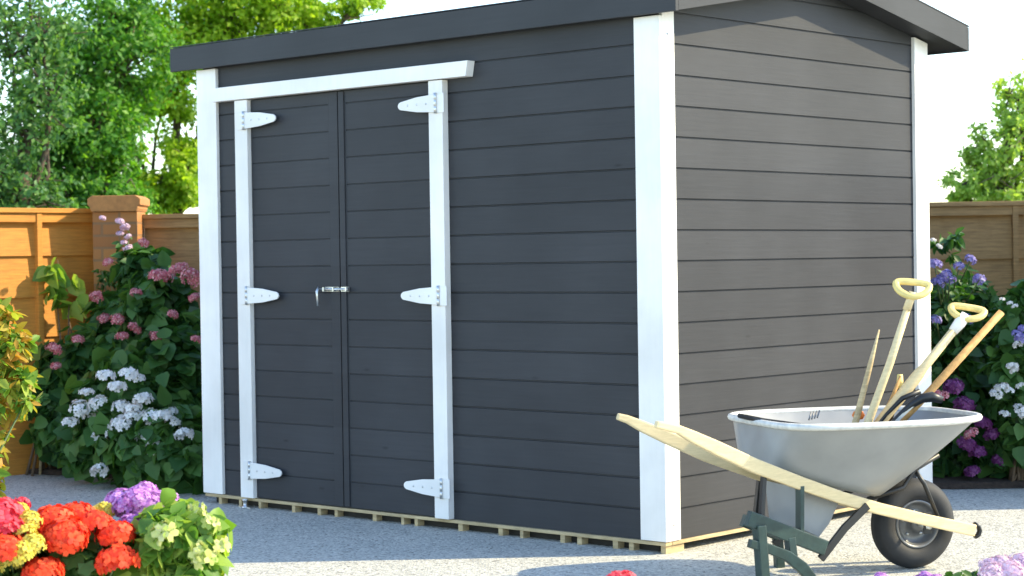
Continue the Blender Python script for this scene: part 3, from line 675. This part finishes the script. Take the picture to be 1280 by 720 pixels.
# little pink flowered sprig on pier
t, bs = shrub('tall_flower_spray', 'thin pale pink flower spray rising in front of the brick pier', 'plant', (dep(160, 400, 11.7).x, 11.7, 0),
    [L(156, 310, 11.7, .05, .04, .13, 8, 5), L(135, 345, 11.7, .10, .06, .10, 10, 8)], M['lv_shrub'], .05, LEAF, 8, smat='stem')
heads(t, bs, H_lilac, [dep(x, y, 11.6) for x, y in [(150, 277), (156, 284), (150, 292), (160, 296), (155, 303), (160, 311), (128, 273)]], None, (.4, .6))
# sunny plant at left edge
t, bs = shrub('sunlit_leafy_plant', 'tall sunlit plant with yellow green and orange leaves at the left edge', 'plant', (dep(-45, 690, 7.9).x, 7.9, 0),
    [L(5, 430, 7.9, .10, .08, .14, 24, 14), L(20, 480, 7.9, .08, .08, .13, 22, 12), L(-16, 530, 7.9, .075, .09, .14, 18, 14), L(-40, 450, 7.95, .14, .12, .24, 26, 14), L(2, 388, 7.9, .03, .03, .05, 4, 6), L(30, 430, 7.9, .03, .03, .04, 4, 6), L(-40, 580, 7.95, .14, .12, .24, 26, 14)], M['lv_lit'], .060, LEAF, 16, smat='stem')

# right-hand border
t, bs = shrub('blue_flowering_plant', 'leafy plant with blue violet flowers beside the rear shed corner', 'plant', (dep(1185, 600, 10.9).x, 10.9, 0),
    [L(1180, 400, 10.95, .16, .15, .22, 30, 16), L(1195, 470, 10.9, .24, .2, .26, 40, 18), L(1215, 380, 11.1, .14, .12, .18, 14, 12), L(1185, 300, 11.1, .06, .06, .12, 6, 8)], M['lv_shrub'], .075, LEAF, 20)
heads(t, bs, H_blue, [dep(x, y, 10.7) for x, y in [(1168, 331), (1199, 333), (1177, 350), (1187, 350), (1172, 354), (1224, 350), (1182, 345), (1207, 400), (1170, 400), (1213, 325)]], .12, (.8, 1.1))
heads(t, bs, H_white, [dep(x, y, 10.8) for x, y in [(1166, 300), (1174, 308)]], None, (.35, .5))
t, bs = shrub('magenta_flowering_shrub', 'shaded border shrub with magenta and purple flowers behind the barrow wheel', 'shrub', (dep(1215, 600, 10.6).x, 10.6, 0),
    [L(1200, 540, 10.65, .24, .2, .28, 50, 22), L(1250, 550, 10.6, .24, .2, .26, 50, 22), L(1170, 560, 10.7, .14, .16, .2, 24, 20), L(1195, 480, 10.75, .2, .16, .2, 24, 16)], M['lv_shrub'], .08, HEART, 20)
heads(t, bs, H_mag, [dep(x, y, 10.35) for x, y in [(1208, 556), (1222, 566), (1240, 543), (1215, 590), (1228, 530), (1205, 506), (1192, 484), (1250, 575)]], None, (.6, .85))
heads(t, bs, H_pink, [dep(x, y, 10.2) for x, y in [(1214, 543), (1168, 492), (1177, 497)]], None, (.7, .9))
t, bs = shrub('white_flowering_border_shrub', 'bushy green shrub with white flower heads at the right edge', 'shrub', (dep(1275, 600, 10.35).x, 10.35, 0),
    [L(1272, 470, 10.4, .14, .15, .24, 40, 20), L(1290, 530, 10.4, .20, .18, .26, 50, 22), L(1262, 400, 10.5, .10, .1, .12, 14, 12), L(1300, 420, 10.5, .16, .14, .3, 34, 18)], M['lv_white'], .08, HEART, 20)
heads(t, bs, H_white, [dep(x, y, 10.15) for x, y in [(1272, 430), (1265, 458), (1268, 463), (1252, 484), (1246, 492), (1262, 488), (1275, 482), (1256, 517), (1276, 512), (1278, 520)]], None, (.5, .8))
heads(t, bs, H_white, [dep(x, y, 10.15) for x, y in [(1253, 374), (1262, 379), (1268, 383)]], None, (.3, .4))
heads(t, bs, H_blue, [dep(x, y, 10.15) for x, y in [(1272, 418), (1279, 412), (1277, 424)]], None, (.8, 1))
t, bs = shrub('dark_border_shrub', 'dark shrub filling the border below the brown fence', 'shrub', (dep(1225, 600, 11.6).x, 11.6, 0),
    [L(1205, 430, 11.6, .3, .2, .4, 60, 18), L(1240, 500, 11.4, .35, .2, .4, 70, 20), L(1175, 520, 11.2, .2, .2, .35, 50, 20), L(1300, 480, 11.5, .3, .2, .5, 50, 18)], M['lv_shrub'], .08, LEAF, 24)

# foreground flowers
t, bs = shrub('red_geranium', 'scarlet geranium with big flower heads at the bottom left of the photo', 'flower', (dep(95, 720, 6.5).x, 6.5, 0),
    [L(105, 700, 6.5, .16, .14, .09, 40, 12), L(60, 715, 6.5, .12, .12, .09, 24, 12), L(110, 760, 6.5, .17, .15, .15, 40, 12)], M['lv_ger'], .065, LOBED, 18, smat='stem')
heads(t, bs, H_red, [dep(x, y, Y) for x, y, Y in [(66, 652, 6.42), (95, 648, 6.5), (120, 657, 6.42), (145, 669, 6.40), (82, 670, 6.33), (146, 702, 6.33), (52, 718, 6.30), (60, 676, 6.4)]], .12, (.68, .84))
t, bs = shrub('rose_geranium', 'rose red geranium cut off by the left edge of the photo', 'flower', (dep(0, 720, 6.4).x, 6.4, 0),
    [L(-10, 715, 6.4, .12, .12, .08, 24, 12), L(-20, 760, 6.4, .14, .12, .14, 24, 12)], M['lv_ger'], .065, LOBED, 12, smat='stem')
heads(t, bs, H_rose, [dep(x, y, Y) for x, y, Y in [(2, 648, 6.4), (-14, 660, 6.4), (8, 668, 6.32)]], .1, (.8, 1)); heads(t, bs, H_red, [dep(6, 688, 6.25), dep(-12, 685, 6.3)], None, (.8, .95))
heads(t, bs, H_rose, [dep(x, y, 6.7) for x, y in [(8, 631), (28, 630)]], .1, (.35, .5))
t, bs = shrub('yellow_flowering_plant', 'yellow green flower spikes between the rose and scarlet geraniums', 'flower', (dep(32, 720, 6.55).x, 6.55, 0),
    [L(35, 700, 6.55, .08, .08, .1, 20, 12), L(32, 760, 6.55, .1, .1, .14, 20, 12)], M['lv_lime'], .05, LEAF, 10, smat='stem')
heads(t, bs, H_yel, [dep(x, y, Y) for x, y, Y in [(22, 643, 6.42), (38, 652, 6.36), (32, 666, 6.30), (42, 680, 6.26), (28, 692, 6.24), (14, 705, 6.3), (46, 668, 6.5), (130, 640, 6.62)]], .08, (.6, .8))
t, bs = shrub('purple_flowering_plant', 'lilac purple flower cluster behind the scarlet geranium', 'flower', (dep(175, 720, 6.75).x, 6.75, 0),
    [L(175, 680, 6.75, .12, .1, .08, 24, 14), L(175, 740, 6.75, .12, .1, .16, 24, 14)], M['lv_ger'], .05, LEAF, 12, smat='stem')
heads(t, bs, H_purple, [dep(x, y, Y) for x, y, Y in [(150, 630, 6.7), (162, 636, 6.62), (178, 619, 6.75), (186, 634, 6.62), (203, 630, 6.68), (168, 660, 6.55), (172, 626, 6.6)]], .1, (.85, 1.05))
t, bs = shrub('lime_leaved_plant', 'bushy lime green plant with round cream flowers right of the scarlet geranium', 'flower', (dep(225, 720, 6.5).x, 6.5, 0),
    [L(220, 672, 6.5, .12, .13, .10, 90, 14), L(242, 705, 6.5, .095, .12, .10, 36, 14), L(195, 705, 6.5, .12, .12, .10, 36, 14), L(225, 760, 6.5, .17, .15, .16, 50, 14)], M['lv_lime'], .068, HEART, 18, smat='stem')
heads(t, bs, H_cream, [dep(x, y, Y) for x, y, Y in [(205, 664, 6.33), (203, 676, 6.33), (246, 640, 6.45), (262, 655, 6.4), (274, 683, 6.42), (248, 690, 6.30), (256, 697, 6.3)]], None, (.7, 1.0))
t, bs = shrub('pale_lilac_plant', 'pale lilac flowers with bright leaves at the bottom right', 'flower', (dep(1215, 740, 6.6).x, 6.6, 0),
    [L(1205, 735, 6.6, .09, .07, .055, 26, 14), L(1262, 738, 6.6, .10, .07, .05, 26, 14), L(1220, 775, 6.6, .22, .12, .1, 50, 14)], M['lv_ger'], .05, LEAF, 12, smat='stem')
heads(t, bs, H_lilac, [dep(x, y, Y) for x, y, Y in [(1238, 708, 6.6), (1250, 704, 6.6), (1262, 712, 6.5), (1277, 704, 6.6), (1268, 718, 6.4), (1240, 718, 6.4), (1290, 712, 6.5)]], .08, (.75, 1))
heads(t, bs, H_purple, [dep(x, y, Y) for x, y, Y in [(1158, 723, 6.6), (1150, 727, 6.6), (1103, 727, 6.6), (1172, 728, 6.5)]], .06, (.4, .55))
t, bs = shrub('small_pink_flower', 'single small pink flower poking up at the bottom centre', 'flower', (dep(782, 760, 6.6).x, 6.6, 0),
    [L(782, 750, 6.6, .07, .06, .05, 12, 8)], M['lv_ger'], .04, LEAF, 5, smat='stem')
heads(t, bs, H_rose, [dep(781, 726, 6.6), dep(772, 728, 6.6)], .08, (.45, .55))

# ------------------------------------------------------------------ trees
def tree(label, base, trunk_r, fork, lobes, leafm, size, bark, group='trees behind the fences', per=34, limb_r=.05, shape=SMALL, csz=.34, jit=.7):
    base = Vector(base); t = empty('broadleaf_tree', base, 0, label, 'tree', group)
    P = []; N = []; tr = MB(); br = MB(); F = Vector(fork) - base
    tr.tube([(0, 0, 0), F * .35 + Vector((.05, 0, 0)), F * .7 - Vector((.03, 0, 0)), F], [trunk_r*1.25, trunk_r, trunk_r*.85, trunk_r*.7], 12)
    for (x, y, z, rx, ry, rz, nc) in lobes:
        c = Vector((x, y, z)) - base
        mid = F.lerp(c, .5) + Vector((rng.normal(0, .12), .25 + rng.normal(0, .1), -.1 + rng.normal(0, .1)))
        st = F * random.uniform(.75, 1); bz = [st.lerp(mid, u).lerp(mid.lerp(c, u), u) + Vector(rng.normal(0, .018, 3)) for u in (0, .15, .3, .45, .6, .75, .88, 1)]
        br.tube(bz, [limb_r * (1 - .8*k/7) for k in range(8)], 7)
        p, n_, C_ = clumps(tuple(c), (rx, ry, rz), nc, per, min(rx, ry, rz) * csz, .2)
        P.append(p); N.append(n_)
        for q in C_[:: 2]:
            q = Vector(q); m2 = c.lerp(q, .5) + Vector((rng.normal(0, .06), rng.normal(0, .06), rng.normal(0, .06)))
            br.tube([c.lerp(mid, .15), m2, q], [limb_r*.3, limb_r*.18, .004], 5, cap=False)
    tr.build('trunk', M[bark], t); br.build('limbs', M[bark], t)
    leaves('crown', M[leafm], np.concatenate(P), np.concatenate(N), size, shape, jit, .4, t, .4)
    return t
def T(px, py, Y, rx, ry, rz, nc): p = dep(px, py, Y); return (p.x, Y, p.z, rx, ry, rz, nc)
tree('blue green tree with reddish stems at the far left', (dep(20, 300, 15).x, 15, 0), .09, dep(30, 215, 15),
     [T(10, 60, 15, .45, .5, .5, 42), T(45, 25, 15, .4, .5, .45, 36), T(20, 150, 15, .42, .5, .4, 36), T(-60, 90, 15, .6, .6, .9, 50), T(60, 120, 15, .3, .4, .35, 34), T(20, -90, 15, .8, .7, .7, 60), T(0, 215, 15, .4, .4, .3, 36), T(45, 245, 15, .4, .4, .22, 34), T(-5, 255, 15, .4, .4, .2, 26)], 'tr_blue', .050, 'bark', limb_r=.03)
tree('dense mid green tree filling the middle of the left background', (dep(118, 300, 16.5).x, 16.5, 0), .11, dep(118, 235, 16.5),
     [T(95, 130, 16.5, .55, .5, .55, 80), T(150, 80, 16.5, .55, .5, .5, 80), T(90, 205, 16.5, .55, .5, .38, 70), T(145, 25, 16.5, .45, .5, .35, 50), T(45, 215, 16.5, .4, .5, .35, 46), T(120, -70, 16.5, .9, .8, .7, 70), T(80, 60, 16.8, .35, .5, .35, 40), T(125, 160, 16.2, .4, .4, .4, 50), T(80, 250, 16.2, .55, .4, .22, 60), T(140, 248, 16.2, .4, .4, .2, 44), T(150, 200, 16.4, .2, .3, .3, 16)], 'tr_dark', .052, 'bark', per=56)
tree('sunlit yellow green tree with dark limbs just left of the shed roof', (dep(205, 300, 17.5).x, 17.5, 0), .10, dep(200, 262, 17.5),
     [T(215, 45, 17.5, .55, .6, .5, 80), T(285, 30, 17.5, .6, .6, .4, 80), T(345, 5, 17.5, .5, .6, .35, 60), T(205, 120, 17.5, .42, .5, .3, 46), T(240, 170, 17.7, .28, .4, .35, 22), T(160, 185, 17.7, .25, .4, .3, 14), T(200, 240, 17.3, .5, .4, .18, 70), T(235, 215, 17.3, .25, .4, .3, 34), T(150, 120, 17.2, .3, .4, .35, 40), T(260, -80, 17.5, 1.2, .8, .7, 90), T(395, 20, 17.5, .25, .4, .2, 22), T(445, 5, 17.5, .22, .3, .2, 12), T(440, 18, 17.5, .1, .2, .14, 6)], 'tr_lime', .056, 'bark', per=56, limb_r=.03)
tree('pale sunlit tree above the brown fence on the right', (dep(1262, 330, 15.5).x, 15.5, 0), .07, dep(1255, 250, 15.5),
     [T(1275, 165, 15.5, .28, .4, .32, 34), T(1240, 215, 15.5, .32, .4, .24, 36), T(1300, 130, 15.5, .3, .4, .4, 40), T(1205, 228, 15.5, .18, .3, .14, 20), T(1218, 200, 15.5, .14, .2, .12, 9), T(1262, 110, 15.5, .12, .2, .14, 7), T(1280, 120, 15.5, .1, .2, .14, 6), T(1222, 170, 15.5, .1, .2, .12, 4), T(1290, 220, 15.6, .4, .4, .3, 40), T(1255, 150, 15.5, .14, .2, .14, 7), T(1250, 245, 15.5, .5, .3, .12, 50), T(1235, 190, 15.5, .2, .3, .2, 14)], 'tr_pale', .046, 'bark', per=34, limb_r=.03)
